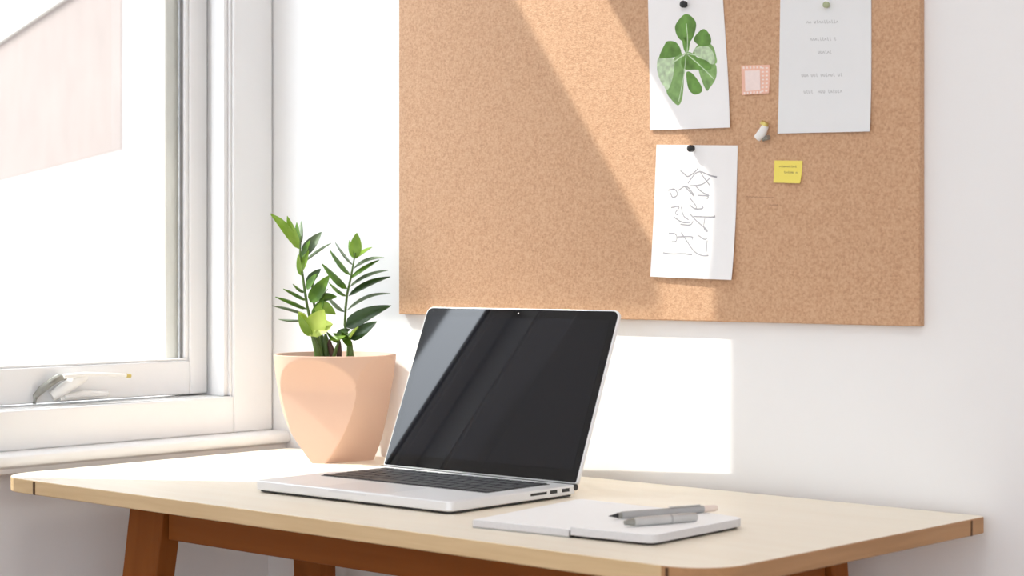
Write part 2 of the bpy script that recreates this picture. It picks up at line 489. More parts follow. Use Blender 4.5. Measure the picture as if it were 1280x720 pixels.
def dpart(mb, name, mat, parent=desk, **k):
    o = mb.build(name, mat, parent, **k)
    o.matrix_parent_inverse = Matrix.Translation(-Vector(desk.location))
    return o


DX0, DX1, DY0, DY1 = 0.074, 1.3545, -0.578, -0.016
TH = 0.0205
top = dpart(MB().prism(rrect(DX0, DY0, DX1, DY1, (0.06, 0.06, 0.008, 0.008), 12), T - TH, T), 'tabletop', M['edge'], bevel=0.0015, seg=2)
top.data.materials.append(M['top']); top.data.materials.append(M['edgedk'])
for p in top.data.polygons:
    if p.normal.z > 0.9: p.material_index = 1
    elif p.center.x > 1.3015 - 0.714 and p.normal.x > 0.05: p.material_index = 2  # darker brown on the right edge and front right corner
# dark joint lines where the corner pieces of the edge band meet it
for (c, sz) in (((0.176, DY0, 0), (0.005, 0.0016)), ((1.3015, DY0 + 0.0006, 0), (0.0035, 0.0018)), ((DX1, -0.052, 0), (0.0016, 0.0030))):
    dpart(MB().box((c[0] - sz[0] / 2, c[1] - sz[1] / 2, T - TH + 0.0002), (c[0] + sz[0] / 2, c[1] + sz[1] / 2, T - 0.0018)), 'edge_joint', M['seam'])
# aprons
AZ0, AZ1 = T - 0.091, T - TH
AX0, AX1, AY0, AY1 = 0.195, 1.200, -0.425, -0.085


def splay_leg(x0, x1, ytop, depth, sx, sy):
    """flat leg, slightly tapered, leaning outwards"""
    b = MB()
    vs = []
    for z, k in ((AZ1, 0.0), (0.0, 1.0)):
        dx = sx * 0.03 * k; dy = sy * 0.075 * k
        t = 0.016 * k
        a0, a1 = x0 + dx + (t if sx > 0 else 0), x1 + dx - (t if sx < 0 else 0)
        b0, b1 = ytop + dy, ytop + depth + dy
        vs.append([b.bm.verts.new(p) for p in ((a0, b0, z), (a1, b0, z), (a1, b1, z), (a0, b1, z))])
    hi, lo = vs
    b.bm.faces.new(hi); b.bm.faces.new(lo[::-1])
    for i in range(4): b.bm.faces.new((lo[i], lo[(i + 1) % 4], hi[(i + 1) % 4], hi[i]))
    return b


dpart(MB().box((AX0 + 0.082, AY0 + 0.004, AZ0), (AX1 - 0.082, AY0 + 0.024, AZ1)), 'apron', M['apron'], bevel=0.002)
dpart(MB().box((AX0 + 0.066, AY1 - 0.024, AZ0), (AX1 - 0.066, AY1 - 0.004, AZ1)), 'apron', M['apron'], bevel=0.002)
dpart(MB().box((AX0 + 0.006, AY0 + 0.036, AZ0), (AX0 + 0.026, AY1 - 0.036, AZ1)), 'apron', M['legw'], bevel=0.002)
dpart(MB().box((AX1 - 0.026, AY0 + 0.036, AZ0), (AX1 - 0.006, AY1 - 0.036, AZ1)), 'apron', M['legw'], bevel=0.002)
for (x0, x1, yt, sx, sy) in ((AX0, AX0 + 0.082, AY0, -1, -1), (AX1 - 0.082, AX1, AY0, 1, -1),
                             (AX0, AX0 + 0.066, AY1 - 0.036, -1, 1), (AX1 - 0.066, AX1, AY1 - 0.036, 1, 1)):
    if sy > 0: b = splay_leg(x0, x1, yt, 0.036, sx, 0.8)
    else: b = splay_leg(x0, x1, yt, 0.036, sx, sy)
    dpart(b, 'leg', M['legw'], bevel=0.003)

# ================================================================== laptop
LROT = math.radians(1.387)
lap = empty('laptop', (0.511, -0.457, T), LROT)
tag(lap, 'open silver laptop with black keys and glossy dark screen on the desk', 'laptop')
LW, LD = 0.359, 0.247
zb0, zb1 = 0.0035, 0.0160
base = MB().prism(rrect(0, 0, LW, LD, (0.011,) * 4, 8), zb0, zb1).build('base', M['alu'], lap, bevel=0.002, seg=3)
MB().prism(rrect(0.004, 0.004, LW - 0.004, LD - 0.004, (0.009,) * 4, 6), 0.0014, zb0 + 0.0003).build('under_shade', M['black'], lap)  # black sheet standing in for the dark shadow under the base
for fx in (0.03, LW - 0.03):
    for fy in (0.03, LD - 0.03):
        MB().lathe([(0.0, 0), (0.006, 0), (0.0065, 0.002), (0.0065, zb0 + 0.0003), (0, zb0 + 0.0003)], 16).build('rubber_foot', M['rubber'], lap, smooth=True, loc=(fx, fy, 0))
MB().box((0.145, -0.0003, zb1 - 0.0042), (0.214, 0.0006, zb1 - 0.0012)).build('lid_notch', M['aludk'], base, bevel=0.0002)
MB().prism(rrect(0.1215, 0.006, 0.2375, 0.087, (0.004,) * 4, 4), zb1 - 0.001, zb1 + 0.00025).build('trackpad', M['aludk'], lap, bevel=0.0002)
kx0, kx1, ky0, ky1 = 0.026, 0.333, 0.096, 0.223
kb = MB().prism(rrect(kx0, ky0, kx1, ky1, (0.004,) * 4, 4), zb1 - 0.001, zb1 + 0.0003).build('keyboard', M['well'], lap)
# rows of keys, front to back
rows = [[1, 1, 1, 1.25, 5.3, 1.25, 1, 1, 1, 1], [2.3] + [1] * 10 + [2.2], [1.75] + [1] * 11 + [1.75], [1.5] + [1] * 13,
        [1] * 13 + [1.5], [1.03] * 14]
gap = 0.0028
hts = [1, 1, 1, 1, 1, 0.6]
unit = (ky1 - ky0 - 0.004) / sum(hts)
y = ky0 + 0.002
first_keys = {}
for r, (row, h) in enumerate(zip(rows, hts)):
    ux = (kx1 - kx0 - 0.004) / sum(row)
    x = kx0 + 0.002
    for wk in row:
        key = (round(wk * ux, 5), h)
        if key not in first_keys:
            hw, hh = (wk * ux - gap) / 2, (unit * h - gap) / 2
            ob = MB().prism(rrect(-hw, -hh, hw, hh, (0.0018,) * 4, 3), 0, 0.0011).build('key', M['key'], kb, smooth=True)
            first_keys[key] = ob
        else:
            ob = first_keys[key].copy(); COL.objects.link(ob); ob.parent = kb
        ob.location = (x + wk * ux / 2, y + unit * h / 2, zb1 + 0.0003)
        x += wk * ux
    y += unit * h
# ports on the right side
for nm, y0, y1, hz in (('card_slot', 0.151, 0.183, 0.0032), ('usb_port', 0.190, 0.204, 0.0046), ('video_port', 0.214, 0.229, 0.0046)):
    zc = 0.0106
    MB().box((LW - 0.001, y0, zc - hz / 2), (LW + 0.0003, y1, zc + hz / 2)).build(nm, M['black'], lap)
# hinge barrel
MB().tube([(0.0, 0.2425, 0.0125), (0.012, 0.2425, 0.0125), (LW - 0.012, 0.2425, 0.0125), (LW + 0.0004, 0.2425, 0.0125)], 0.0042, 16).build('hinge', M['black'], lap, smooth=True)
# lid
lid = empty('lid', (0, LD - 0.0035, zb1 - 0.001))
lid.parent = lap
lid.rotation_euler = (-math.radians(22.49), 0, 0)


def lidmap(u, v, w_): return (u, w_, v)     # u across, v up the lid, w depth


MB().prism(rrect(0, 0.002, LW, 0.2474, (0.004, 0.004, 0.011, 0.011), 8), 0.0006, 0.0062, lidmap).build('lid_shell', M['alu'], lid, bevel=0.0012, seg=3)
MB().prism(rrect(0.0022, 0.0036, LW - 0.0022, 0.2452, (0.003, 0.003, 0.0095, 0.0095), 8), 0.0000, 0.0010, lidmap).build('screen_bezel', M['bezel'], lid)
MB().prism(rrect(0.0125, 0.0205, LW - 0.0125, 0.2325, (0.0005,) * 4, 1), -0.00012, 0.0002, lidmap).build('screen', M['screen'], lid)
MB().tube([(LW / 2, -0.0002, 0.2392), (LW / 2, 0.0004, 0.2392)], 0.0013, 12).build('webcam', M['pengrey'], lid)

# ================================================================== notebook
nb_ = empty('notebook', (1.085, -0.40, T))
tag(nb_, 'open white notebook lying flat near the front right of the desk', 'notebook')


def npart(mb, name, mat, **k):
    o = mb.build(name, mat, nb_, **k)
    o.matrix_parent_inverse = Matrix.Translation(-Vector(nb_.location))
    return o


def quad_round(pts, r, seg=4):
    out = []
    n = len(pts)
    for i in range(n):
        p = Vector(pts[i]); a = Vector(pts[i - 1]); b = Vector(pts[(i + 1) % n]); ri = r[i]
        if ri <= 0: out.append(tuple(p)); continue
        pa = p + (a - p).normalized() * ri; pb = p + (b - p).normalized() * ri
        for k in range(seg + 1):
            t = k / seg
            q = pa * (1 - t) ** 2 + p * 2 * t * (1 - t) + pb * t * t
            out.append(tuple(q))
    return out


npart(MB().prism(quad_round([(0.966, -0.509), (1.100, -0.4945), (1.079, -0.2780), (0.930, -0.2760)], (0, 0, 0, 0.012)), T, T + 0.0014), 'cover', M['pengrey'])
npart(MB().prism(quad_round([(1.106, -0.4900), (1.206, -0.4810), (1.196, -0.3040), (1.084, -0.2860)], (0, 0.010, 0.010, 0)), T, T + 0.0032), 'cover', M['cover'])
npart(MB().prism(quad_round([(0.966, -0.5095), (1.1010, -0.4955), (1.0800, -0.2775), (0.930, -0.2755)], (0, 0, 0, 0.012)), T + 0.0014, T + 0.0095), 'page_block', M['pages'], bevel=0.0008)
npart(MB().prism(quad_round([(1.1035, -0.4965), (1.2115, -0.4860), (1.2020, -0.3030), (1.0825, -0.2830)], (0, 0.014, 0.014, 0)), T + 0.0032, T + 0.0125), 'page_block', M['pages'], bevel=0.0008)
npart(MB().box((-0.0012, -0.001, 0.0005), (0.0012, 0.20, 0.007), Matrix.Translation((1.1025, -0.4945, T)) @ Matrix.Rotation(math.radians(6), 4, 'Z')), 'spine', M['cover'])
for o_ in nb_.children:
    if o_.name.startswith('page_block'):
        o_.data.materials.append(M['sheetw'])
        for p in o_.data.polygons:
            if p.normal.z > 0.9: p.material_index = 1
# pens resting on the right hand pages
ZP = T + 0.0125


def pen_root(name, tip, end, r, label):
    tip = Vector(tip); end = Vector(end)
    o = empty(name, (tip.x, tip.y, ZP))
    o.rotation_euler = (0, 0, math.atan2(end.y - tip.y, end.x - tip.x))
    return tag(o, label, 'pen', 'pens on the notebook'), (end - tip).length


p1, L1 = pen_root('pen', (1.1005, -0.4250), (1.1480, -0.2830), 0.004, 'long grey ballpoint pen with blush end, lying farther from the camera')
r1 = 0.0043
ax = Matrix.Translation((0, 0, r1 + 0.0004)) @ Matrix.Rotation(PI / 2, 4, 'Y')
MB().lathe([(0, 0), (0.0006, 0.0002), (0.0012, 0.004), (0.0030, 0.012), (0, 0.012)], 20, ax).build('nib', M['black'], p1, smooth=True)
MB().lathe([(0, 0.0115), (0.0034, 0.0115), (0.0034, 0.017), (0, 0.017)], 20, ax).build('collar', M['dkmetal'], p1, smooth=True)
MB().lathe([(0, 0.0165), (0.0040, 0.0165), (r1, 0.022), (r1, L1 - 0.020), (0, L1 - 0.020)], 24, ax).build('barrel', M['pengrey'], p1, smooth=True)
MB().lathe([(0, L1 - 0.0205), (0.0041, L1 - 0.0205), (0.0041, L1 - 0.004), (0.0030, L1), (0, L1)], 24, ax).build('end_cap', M['blush'], p1, smooth=True)
MB().box((L1 * 0.55, -0.0016, 2 * r1 + 0.0008), (L1 - 0.024, 0.0016, 2 * r1 + 0.0018)).box((L1 - 0.028, -0.0016, r1), (L1 - 0.024, 0.0016, 2 * r1 + 0.0018)).build('clip', M['pensilver'], p1, bevel=0.0003)
p2, L2 = pen_root('pen', (1.1520, -0.4600), (1.1810, -0.3680), 0.005, 'short silver pen with dark tip, lying nearer the page corner')
r2 = 0.0052
ax = Matrix.Translation((0, 0, r2 + 0.0002)) @ Matrix.Rotation(PI / 2, 4, 'Y')
MB().lathe([(0, 0), (0.0026, 0.0), (0.0044, 0.012), (0, 0.012)], 20, ax).build('nib', M['dkmetal'], p2, smooth=True)
MB().lathe([(0, 0.0115), (0.0046, 0.0115), (r2, 0.020), (r2, L2 - 0.004), (0.0044, L2), (0, L2)], 24, ax).build('barrel', M['pensilver'], p2, smooth=True)
MB().lathe([(0, L2 * 0.62), (r2 + 0.0002, L2 * 0.62), (r2 + 0.0002, L2 * 0.62 + 0.0025), (0, L2 * 0.62 + 0.0025)], 24, ax).build('ring', M['pengrey'], p2, smooth=True)

# ================================================================== corkboard and what is pinned to it
BT = 0.012
board = MB().box((0, -BT, 0), (0.930, 0, 0.62)).build('corkboard', M['cork'], loc=(0.3315, -0.0002, T + 0.2275), bevel=0.0015)
tag(board, 'large frameless cork notice board hanging on the white wall', 'notice board')


def stroke(mb, pts, w_, f, zlo=-0.00002, zhi=0.00012, rounds=1):
    """flat pencil stroke of width w_ in the plane of a sheet"""
    pts = [Vector(p) for p in pts]
    for _ in range(rounds):
        if len(pts) < 3: break
        q_ = [pts[0]]
        for a, b in zip(pts, pts[1:]): q_ += [a * 0.75 + b * 0.25, a * 0.25 + b * 0.75]
        pts = q_ + [pts[-1]]
    L_, R_ = [], []
    for i, p in enumerate(pts):
        d = (pts[min(i + 1, len(pts) - 1)] - pts[max(i - 1, 0)]).normalized()
        n = Vector((-d.y, d.x)) * w_ / 2
        L_.append(p + n); R_.append(p - n)
    for i in range(len(pts) - 1):
        mb.prism([L_[i], R_[i], R_[i + 1], L_[i + 1]], zlo, zhi, f)


# faint pencil note on the cork
mk = MB()
fm = lambda u, v, w_: (u, -BT - w_, v)
for k in range(9):
    x = 0.998 - 0.3315 + k * 0.0052
    stroke(mk, [(x, 0.168 - k * 0.0003), (x + 0.0022, 0.1692 - k * 0.0003), (x + 0.0044, 0.1675 - k * 0.0003)], 0.0009, fm)
for k in range(4):
    x = 1.037 - 0.3315 + k * 0.0035
    stroke(mk, [(x, 0.155), (x + 0.0015, 0.1575), (x + 0.003, 0.155)], 0.0009, fm)
mk.build('pencil_mark', M['stain'], board)


def sheet(name, corners, mat, label, cat, group=None, thick=0.0007, curl=0.0):
    """paper on the board; corners TL, TR, BR, BL as (x, z above the desk top)"""
    tl, tr, br, bl = [Vector(c) for c in corners]
    o = empty(name, (tl.x, -BT - 0.0003, T + tl.y))
    tag(o, label, cat, group)
    b = MB()
    NU, NV = 6, 12
    grid = []
    for s in (0, 1):
        g_ = []
        for i in range(NU + 1):
            row = []
            for j in range(NV + 1):
                u, v = i / NU, j / NV
                p = tl.lerp(tr, u).lerp(bl.lerp(br, u), v)
                out = curl * (max(0, v - 0.4) / 0.6) ** 2 * (0.5 + 0.5 * u) + curl * 0.35 * abs(2 * u - 1) ** 2 * (1 - v) * 0.4
                row.append(b.bm.verts.new((p.x - tl.x, -0.0001 - out - (thick if s else 0), p.y - tl.y)))
            g_.append(row)
        grid.append(g_)
    for s in (0, 1):
        for i in range(NU):
            for j in range(NV):
                b.bm.faces.new((grid[s][i][j], grid[s][i + 1][j], grid[s][i + 1][j + 1], grid[s][i][j + 1]))
    for i in range(NU):
        for j in (0, NV): b.bm.faces.new((grid[0][i][j], grid[0][i + 1][j], grid[1][i + 1][j], grid[1][i][j]))
    for j in range(NV):
        for i in (0, NU): b.bm.faces.new((grid[0][i][j], grid[0][i][j + 1], grid[1][i][j + 1], grid[1][i][j]))
    b.build('paper', mat, o, smooth=True)

    def f(u, v, w_):     # u, v: 0..1 across and down the sheet; w above the surface
        p = tl.lerp(tr, u).lerp(bl.lerp(br, u), v)
        out = curl * (max(0, v - 0.4) / 0.6) ** 2 * (0.5 + 0.5 * u) + curl * 0.35 * abs(2 * u - 1) ** 2 * (1 - v) * 0.4
        return (p.x - tl.x, -0.0001 - out - thick - w_, p.y - tl.y)
    return o, f


# --- leaf print (upper left)
lp, lf = sheet('leaf_print', ((0.8327, 0.6765), (0.9612, 0.6645), (0.9752, 0.4895), (0.8372, 0.4927)), M['paper'],
               'white card with a printed green tropical leaf pinned at its top', 'print', curl=0.004)


def blob(mb, pts, lo, hi, n=6):
    """smooth closed outline through pts (u, v in sheet units, pixel aspect kept)"""
    out = []
    m = len(pts)
    for i in range(m):
        p0, p1_, p2_, p3 = (Vector(pts[(i + k) % m]) for k in (-1, 0, 1, 2))
        for k in range(n):
            t = k / n
            out.append(0.5 * ((2 * p1_) + (p2_ - p0) * t + (2 * p0 - 5 * p1_ + 4 * p2_ - p3) * t * t + (-p0 + 3 * p1_ - 3 * p2_ + p3) * t ** 3))
    c = Vector((0, 0))
    for q in out: c += q
    c /= len(out)
    top_, bot = [], []
    cv = mb.bm.verts.new(FF(c.x, c.y, hi))
    for q in out: top_.append(mb.bm.verts.new(FF(q.x, q.y, hi)))
    for i in range(len(out)): mb.bm.faces.new((cv, top_[i], top_[(i + 1) % len(out)]))
    for q in out: bot.append(mb.bm.verts.new(FF(q.x, q.y, lo)))
    for i in range(len(out)): mb.bm.faces.new((bot[i], bot[(i + 1) % len(out)], top_[(i + 1) % len(out)], top_[i]))


def L_(x, y):    # pixels of the zoomed print (600x720) to sheet units
    return ((x - 86) / (494 - 86 + (y / 640) * 10 - 5), (y + 2) / 646)


def FF(u, v, w_): return lf(u, v, w_)


dark = [[(236, 120), (290, 72), (340, 110), (332, 170), (300, 215), (255, 200), (232, 160)],
        [(268, 190), (304, 190), (300, 250), (286, 268), (272, 245)],
        [(330, 190), (380, 148), (415, 185), (412, 225), (370, 235), (335, 215)],
        [(170, 225), (190, 206), (235, 215), (258, 262), (225, 285), (165, 290), (140, 285)],
        [(258, 300), (300, 262), (345, 290), (395, 310), (410, 350), (330, 350), (270, 345)],
        [(285, 360), (315, 370), (355, 425), (360, 460), (325, 474), (295, 450), (283, 400)]]
mid = [[(258, 262), (270, 330), (262, 470), (240, 524), (205, 500), (175, 450), (200, 380), (215, 300)],
       [(350, 330), (425, 320), (440, 350), (432, 400), (400, 445), (385, 455), (360, 400)],
       [(395, 215), (425, 235), (438, 275), (440, 320), (395, 320), (350, 270), (318, 270), (350, 225)]]
pale = [[(140, 285), (200, 285), (215, 315), (185, 400), (160, 425), (132, 370), (128, 320)],
        [(340, 240), (400, 235), (430, 280), (425, 325), (365, 300), (330, 268)],
        [(205, 310), (222, 300), (212, 380), (185, 445), (165, 430), (180, 380)]]
for shapes, mat, hi, nm in ((mid, 'prn2', 0.00009, 'printed_leaf_lobe'), (pale, 'prn3', 0.00013, 'printed_leaf_highlight'), (dark, 'prn1', 0.00017, 'printed_leaf_lobe')):
    for s_ in shapes:
        mb = MB(); blob(mb, [L_(*q) for q in s_], 0.0, hi); mb.build(nm, M[mat], lp)
ve = MB()
for a_, b_ in (((286, 262), (240, 505)), ((286, 262), (200, 320)), ((290, 268), (420, 300)), ((292, 275), (425, 400)), ((290, 262), (290, 120))):
    stroke(ve, [L_(*a_), L_((a_[0] + b_[0]) / 2 + 6, (a_[1] + b_[1]) / 2), L_(*b_)], 0.010, lf, 0.0, 0.00022)
ve.build('printed_vein', M['prn3'], lp)

# --- pencil sketch (lower left)
sk, sf = sheet('sketch', ((0.8480, 0.4722), (0.9860, 0.4650), (0.9792, 0.2842), (0.8384, 0.2882)), M['paper'],
               'white sheet with faint grey pencil scribbles pinned below the leaf print', 'sketch', curl=0.006)


def S_(x, y): return ((x - 60) / 355.0, (y - 75) / 570.0)


lines = [[(170, 185), (190, 200), (205, 215), (250, 175), (245, 165)], [(205, 240), (245, 180), (300, 205), (330, 210)], [(255, 185), (275, 215), (300, 245)],
         [(215, 250), (270, 245), (300, 215)], [(120, 270), (150, 262), (165, 290), (140, 305), (130, 280)], [(165, 270), (200, 245), (235, 290)],
         [(190, 250), (215, 275), (235, 295)], [(250, 290), (300, 290), (290, 305)], [(240, 250), (265, 275), (300, 290)],
         [(135, 345), (180, 335), (150, 370), (170, 375)], [(215, 330), (240, 350), (280, 345), (270, 335)], [(180, 340), (190, 380), (215, 395)],
         [(220, 370), (250, 400), (290, 430), (300, 440)], [(235, 380), (330, 382), (325, 375)], [(150, 385), (190, 410), (225, 405)],
         [(180, 415), (225, 420), (235, 400)], [(285, 385), (280, 430), (300, 445)], [(130, 455), (165, 455), (170, 490), (145, 492)],
         [(185, 450), (215, 490), (245, 530), (280, 548), (310, 545)], [(170, 470), (240, 465), (235, 480)], [(260, 460), (290, 480), (300, 470)],
         [(215, 300), (250, 340), (240, 350)], [(300, 480), (300, 530)], [(110, 540), (150, 545), (200, 540), (240, 545)]]
pc = MB()
for l_ in lines:
    stroke(pc, [S_(*q) for q in l_], 0.011, sf, 0.0, 0.00012, 2)
pc.build('pencil_lines', M['pencil'], sk)

# --- typed list (upper right)
li, lif = sheet('list', ((1.0545, 0.6600), (1.1926, 0.6480), (1.1926, 0.4735), (1.0512, 0.4778)), M['papergrey'],
                'cool white page with five short typed lines pinned on the right', 'page', curl=0.004)


def scribble(mb, f, u0, u1, v, hgt, wid, n):
    for k in range(n):
        a_ = u0 + (u1 - u0) * k / n; d_ = (u1 - u0) / n
        if random.random() < 0.12: continue
        c_ = random.choice((0, 1, 2))
        if c_ == 0: pts = [(a_, v), (a_ + d_ * 0.4, v - hgt), (a_ + d_ * 0.8, v)]
        elif c_ == 1: pts = [(a_, v - hgt), (a_ + d_ * 0.2, v), (a_ + d_ * 0.75, v - 0.1 * hgt), (a_ + d_ * 0.6, v - hgt)]
        else: pts = [(a_ + d_ * 0.3, v - hgt * 1.3), (a_ + d_ * 0.35, v), (a_ + d_ * 0.75, v)]
        stroke(mb, pts, wid, f, 0.0, 0.00012)


for (u0, u1, v, n) in ((0.30, 0.65, 0.205, 13), (0.34, 0.63, 0.330, 11), (0.43, 0.58, 0.425, 6), (0.25, 0.70, 0.592, 17), (0.28, 0.70, 0.712, 16)):
    tx = MB(); scribble(tx, lif, u0, u1, v, 0.018, 0.0065, n)
    tx.build('typed_line', M['ink'], li)

# --- yellow sticky note
yn, yf = sheet('sticky_note', ((1.0453, 0.4425), (1.0890, 0.4405), (1.0865, 0.4110), (1.0440, 0.4134)), M['yellow'],
               'small yellow sticky note with two handwritten lines below the typed page', 'sticky note', 'sticky notes', curl=0.003)
ty = MB()
scribble(ty, yf, 0.18, 0.82, 0.30, 0.07, 0.03, 9)
scribble(ty, yf, 0.36, 0.86, 0.56, 0.07, 0.03, 7)
ty.build('handwriting', M['inky'], yn)
# --- pink patterned note
pn, pf = sheet('sticky_note', ((0.9912, 0.5722), (1.0372, 0.5697), (1.0372, 0.5320), (0.9935, 0.5322)), M['pink'],
               'small square pink note with a pale printed centre beside the typed page', 'sticky note', 'sticky notes', curl=0.002)
MB().prism([(0.12, 0.18), (0.66, 0.18), (0.68, 0.86), (0.12, 0.88)], 0, 0.0001, pf).build('pale_centre', M['pinkpale'], pn)
dt = MB()
for k in range(6):
    for (u, v) in ((0.06 + k * 0.12, 0.08), (0.06 + k * 0.12, 0.94)):
        dt.prism([(u, v - 0.035), (u + 0.06, v - 0.035), (u + 0.06, v + 0.035), (u, v + 0.035)], 0, 0.0001, pf)
for k in range(7):
    for u in (0.72, 0.86):
        v = 0.08 + k * 0.135
        dt.prism([(u, v), (u + 0.08, v), (u + 0.08, v + 0.05), (u, v + 0.05)], 0, 0.0001, pf)
dt.build('border_pattern', M['pinkpale'], pn)


# --- push pins
def push_pin(x, z, mats, label, s=1.0, off=0.0055):
    o = empty('push_pin', (x, -BT, T + z))
    tag(o, label, 'push pin', 'push pins on the cork board')
    R_ = Matrix.Rotation(PI / 2, 4, 'X') @ Matrix.Scale(s, 4)
    o2 = MB().lathe([(0, -0.004 / s), (0.0006, -0.003 / s), (0.0006, off / s + 0.001), (0, off / s + 0.001)], 8, R_).build('needle', M['pensilver'], o, smooth=True)
    MB().lathe([(0, off / s), (0.0046, off / s), (0.0050, off / s + 0.0010), (0.0046, off / s + 0.0026), (0.0044, off / s + 0.0040),
                (0.0052, off / s + 0.0052), (0.0050, off / s + 0.0066), (0.003, off / s + 0.0078), (0, off / s + 0.0080)], 24, R_).build('head', mats[0], o, smooth=True)
    return o


push_pin(0.8995, 0.6625, (M['black'],), 'black push pin at the top of the leaf print', 0.95, 0.004)
push_pin(0.9120, 0.4640, (M['black'],), 'black push pin at the top of the pencil sketch', 0.95, 0.004)
push_pin(1.1290, 0.6400, (M['olive'],), 'olive push pin at the top of the typed page', 0.8, 0.004)
cl = empty('push_pin', (1.0300, -BT, T + 0.478))
tag(cl, 'white and brass push pin at the lower corner of the typed page', 'push pin', 'push pins on the cork board')
R_ = Matrix.Rotation(PI / 2, 4, 'X')
MB().lathe([(0, -0.004), (0.0008, -0.003), (0.0008, 0.004), (0, 0.004)], 8, R_).build('needle', M['pensilver'], cl, smooth=True)
MB().tube([(0.006, -0.009, 0.0105), (0.001, -0.0095, 0.001), (-0.0065, -0.010, -0.0055)], [0.0045, 0.0062, 0.0052], 16).build('head', M['white'], cl, smooth=True)
MB().tube([(0.0035, -0.009, 0.0120), (0.0055, -0.009, 0.0155)], [0.0062, 0.0050], 16).build('brass_cap', M['gold'], cl, smooth=True)
MB().tube([(0.000, -0.0065, -0.0070), (0.0095, -0.0065, -0.0045)], [0.0030, 0.0036], 12).build('base_disc', M['dkmetal'], cl, smooth=True)

# ================================================================== potted plant
PC = Vector((0.2790, -0.1000, T))
plant = empty('potted_plant', PC)
tag(plant, 'leafy green plant in a blush faceted pot beside the window', 'potted plant')
PH, PR, PB = 0.1652, 0.0955, 0.064


def pot_r(z):
    t = z / PH
    return PB + (PR - PB) * (1 - (1 - t) ** 2.0) * 0.55 + (PR - PB) * 0.45 * t


b = MB()
view_a = math.atan2(-FW.y, -FW.x)           # azimuth from the pot towards the room
SEGS, NZ = 300, 72
# soft petal-like facets: (azimuth, distance from the axis) at the base, at the shoulder and under the rim
ZS, ZR = 0.107, 0.159
facets = [((-17, 0.0575), (-18, 0.0600), (-20, 0.0925)),
          ((40, 0.0375), (63, 0.0690), (59, 0.0915)),
          ((140, 0.0400), (145, 0.0640), (145, 0.0930)),
          ((-82, 0.0375), (-122, 0.0610), (-122, 0.0930)),
          ((-150, 0.0420), (-190, 0.0830), (-190, 0.0940))]


def pot_rad(th, z):
    r = pot_r(z)
    for f0, f1, f2 in facets:
        if z < ZS: t = 1 - (1 - z / ZS) ** 1.55; a0, a1, e = f0, f1, t
        else: t = (z - ZS) / (ZR - ZS); a0, a1, e = f1, f2, max(0, t) ** 1.6
        az = a0[0] + (a1[0] - a0[0]) * e
        D = a0[1] + (a1[1] - a0[1]) * e
        c = math.cos(th - view_a - math.radians(az))
        if c > 0.2: r = min(r, D / c)
    return r


rings = []
for j in range(NZ + 1):
    z = PH * j / NZ
    rings.append([b.bm.verts.new((pot_rad(2 * PI * k / SEGS, z) * math.cos(2 * PI * k / SEGS),
                                  pot_rad(2 * PI * k / SEGS, z) * math.sin(2 * PI * k / SEGS), z)) for k in range(SEGS)])
for dr_, zz in ((0.0012, PH + 0.0008), (0.0035, PH + 0.0008), (0.0045, PH - 0.001), (0.0050, PH - 0.030), (0.2, PH - 0.031)):
    rr = [max(0.0001, pot_rad(2 * PI * k / SEGS, min(zz, PH)) - dr_) for k in range(SEGS)]
    rings.append([b.bm.verts.new((rr[k] * math.cos(2 * PI * k / SEGS), rr[k] * math.sin(2 * PI * k / SEGS), zz)) for k in range(SEGS)])
for a_, c_ in zip(rings, rings[1:]):
    for k in range(SEGS):
        b.bm.faces.new((a_[k], a_[(k + 1) % SEGS], c_[(k + 1) % SEGS], c_[k]))
b.bm.faces.new(rings[0][::-1])
potob = b.build('pot', M['pot'], plant, smooth=True, angle=40)
sb = MB()
srings = []
for fr_, zz in ((0.0, PH - 0.0305), (1.0, PH - 0.0305), (1.0, PH - 0.016), (0.93, PH - 0.013), (0.5, PH - 0.010), (0.0, PH - 0.009)):
    srings.append([sb.bm.verts.new(((max(0.0001, pot_rad(2 * PI * k / 60, zz - 0.004) - 0.0055) * fr_ + 1e-5) * math.cos(2 * PI * k / 60),
                                    (max(0.0001, pot_rad(2 * PI * k / 60, zz - 0.004) - 0.0055) * fr_ + 1e-5) * math.sin(2 * PI * k / 60), zz)) for k in range(60)])
for a_, c_ in zip(srings, srings[1:]):
    for k in range(60): sb.bm.faces.new((a_[k], a_[(k + 1) % 60], c_[(k + 1) % 60], c_[k]))
sb.build('soil', M['soil'], plant, smooth=True)

Z0 = 2.9316      # distance of the pot's axis from the camera plane


def at(px, py, dz=0.0):
    """a point of the plant, given in the plane of its axis, dz metres deeper or nearer (local to the pot)"""
    Z = Z0 + dz
    p = CAM + FW * Z + RX * ((px - CX) / FX * Z) + Vector((0, 0, -(py - HY) / FX * Z))
    return p - PC


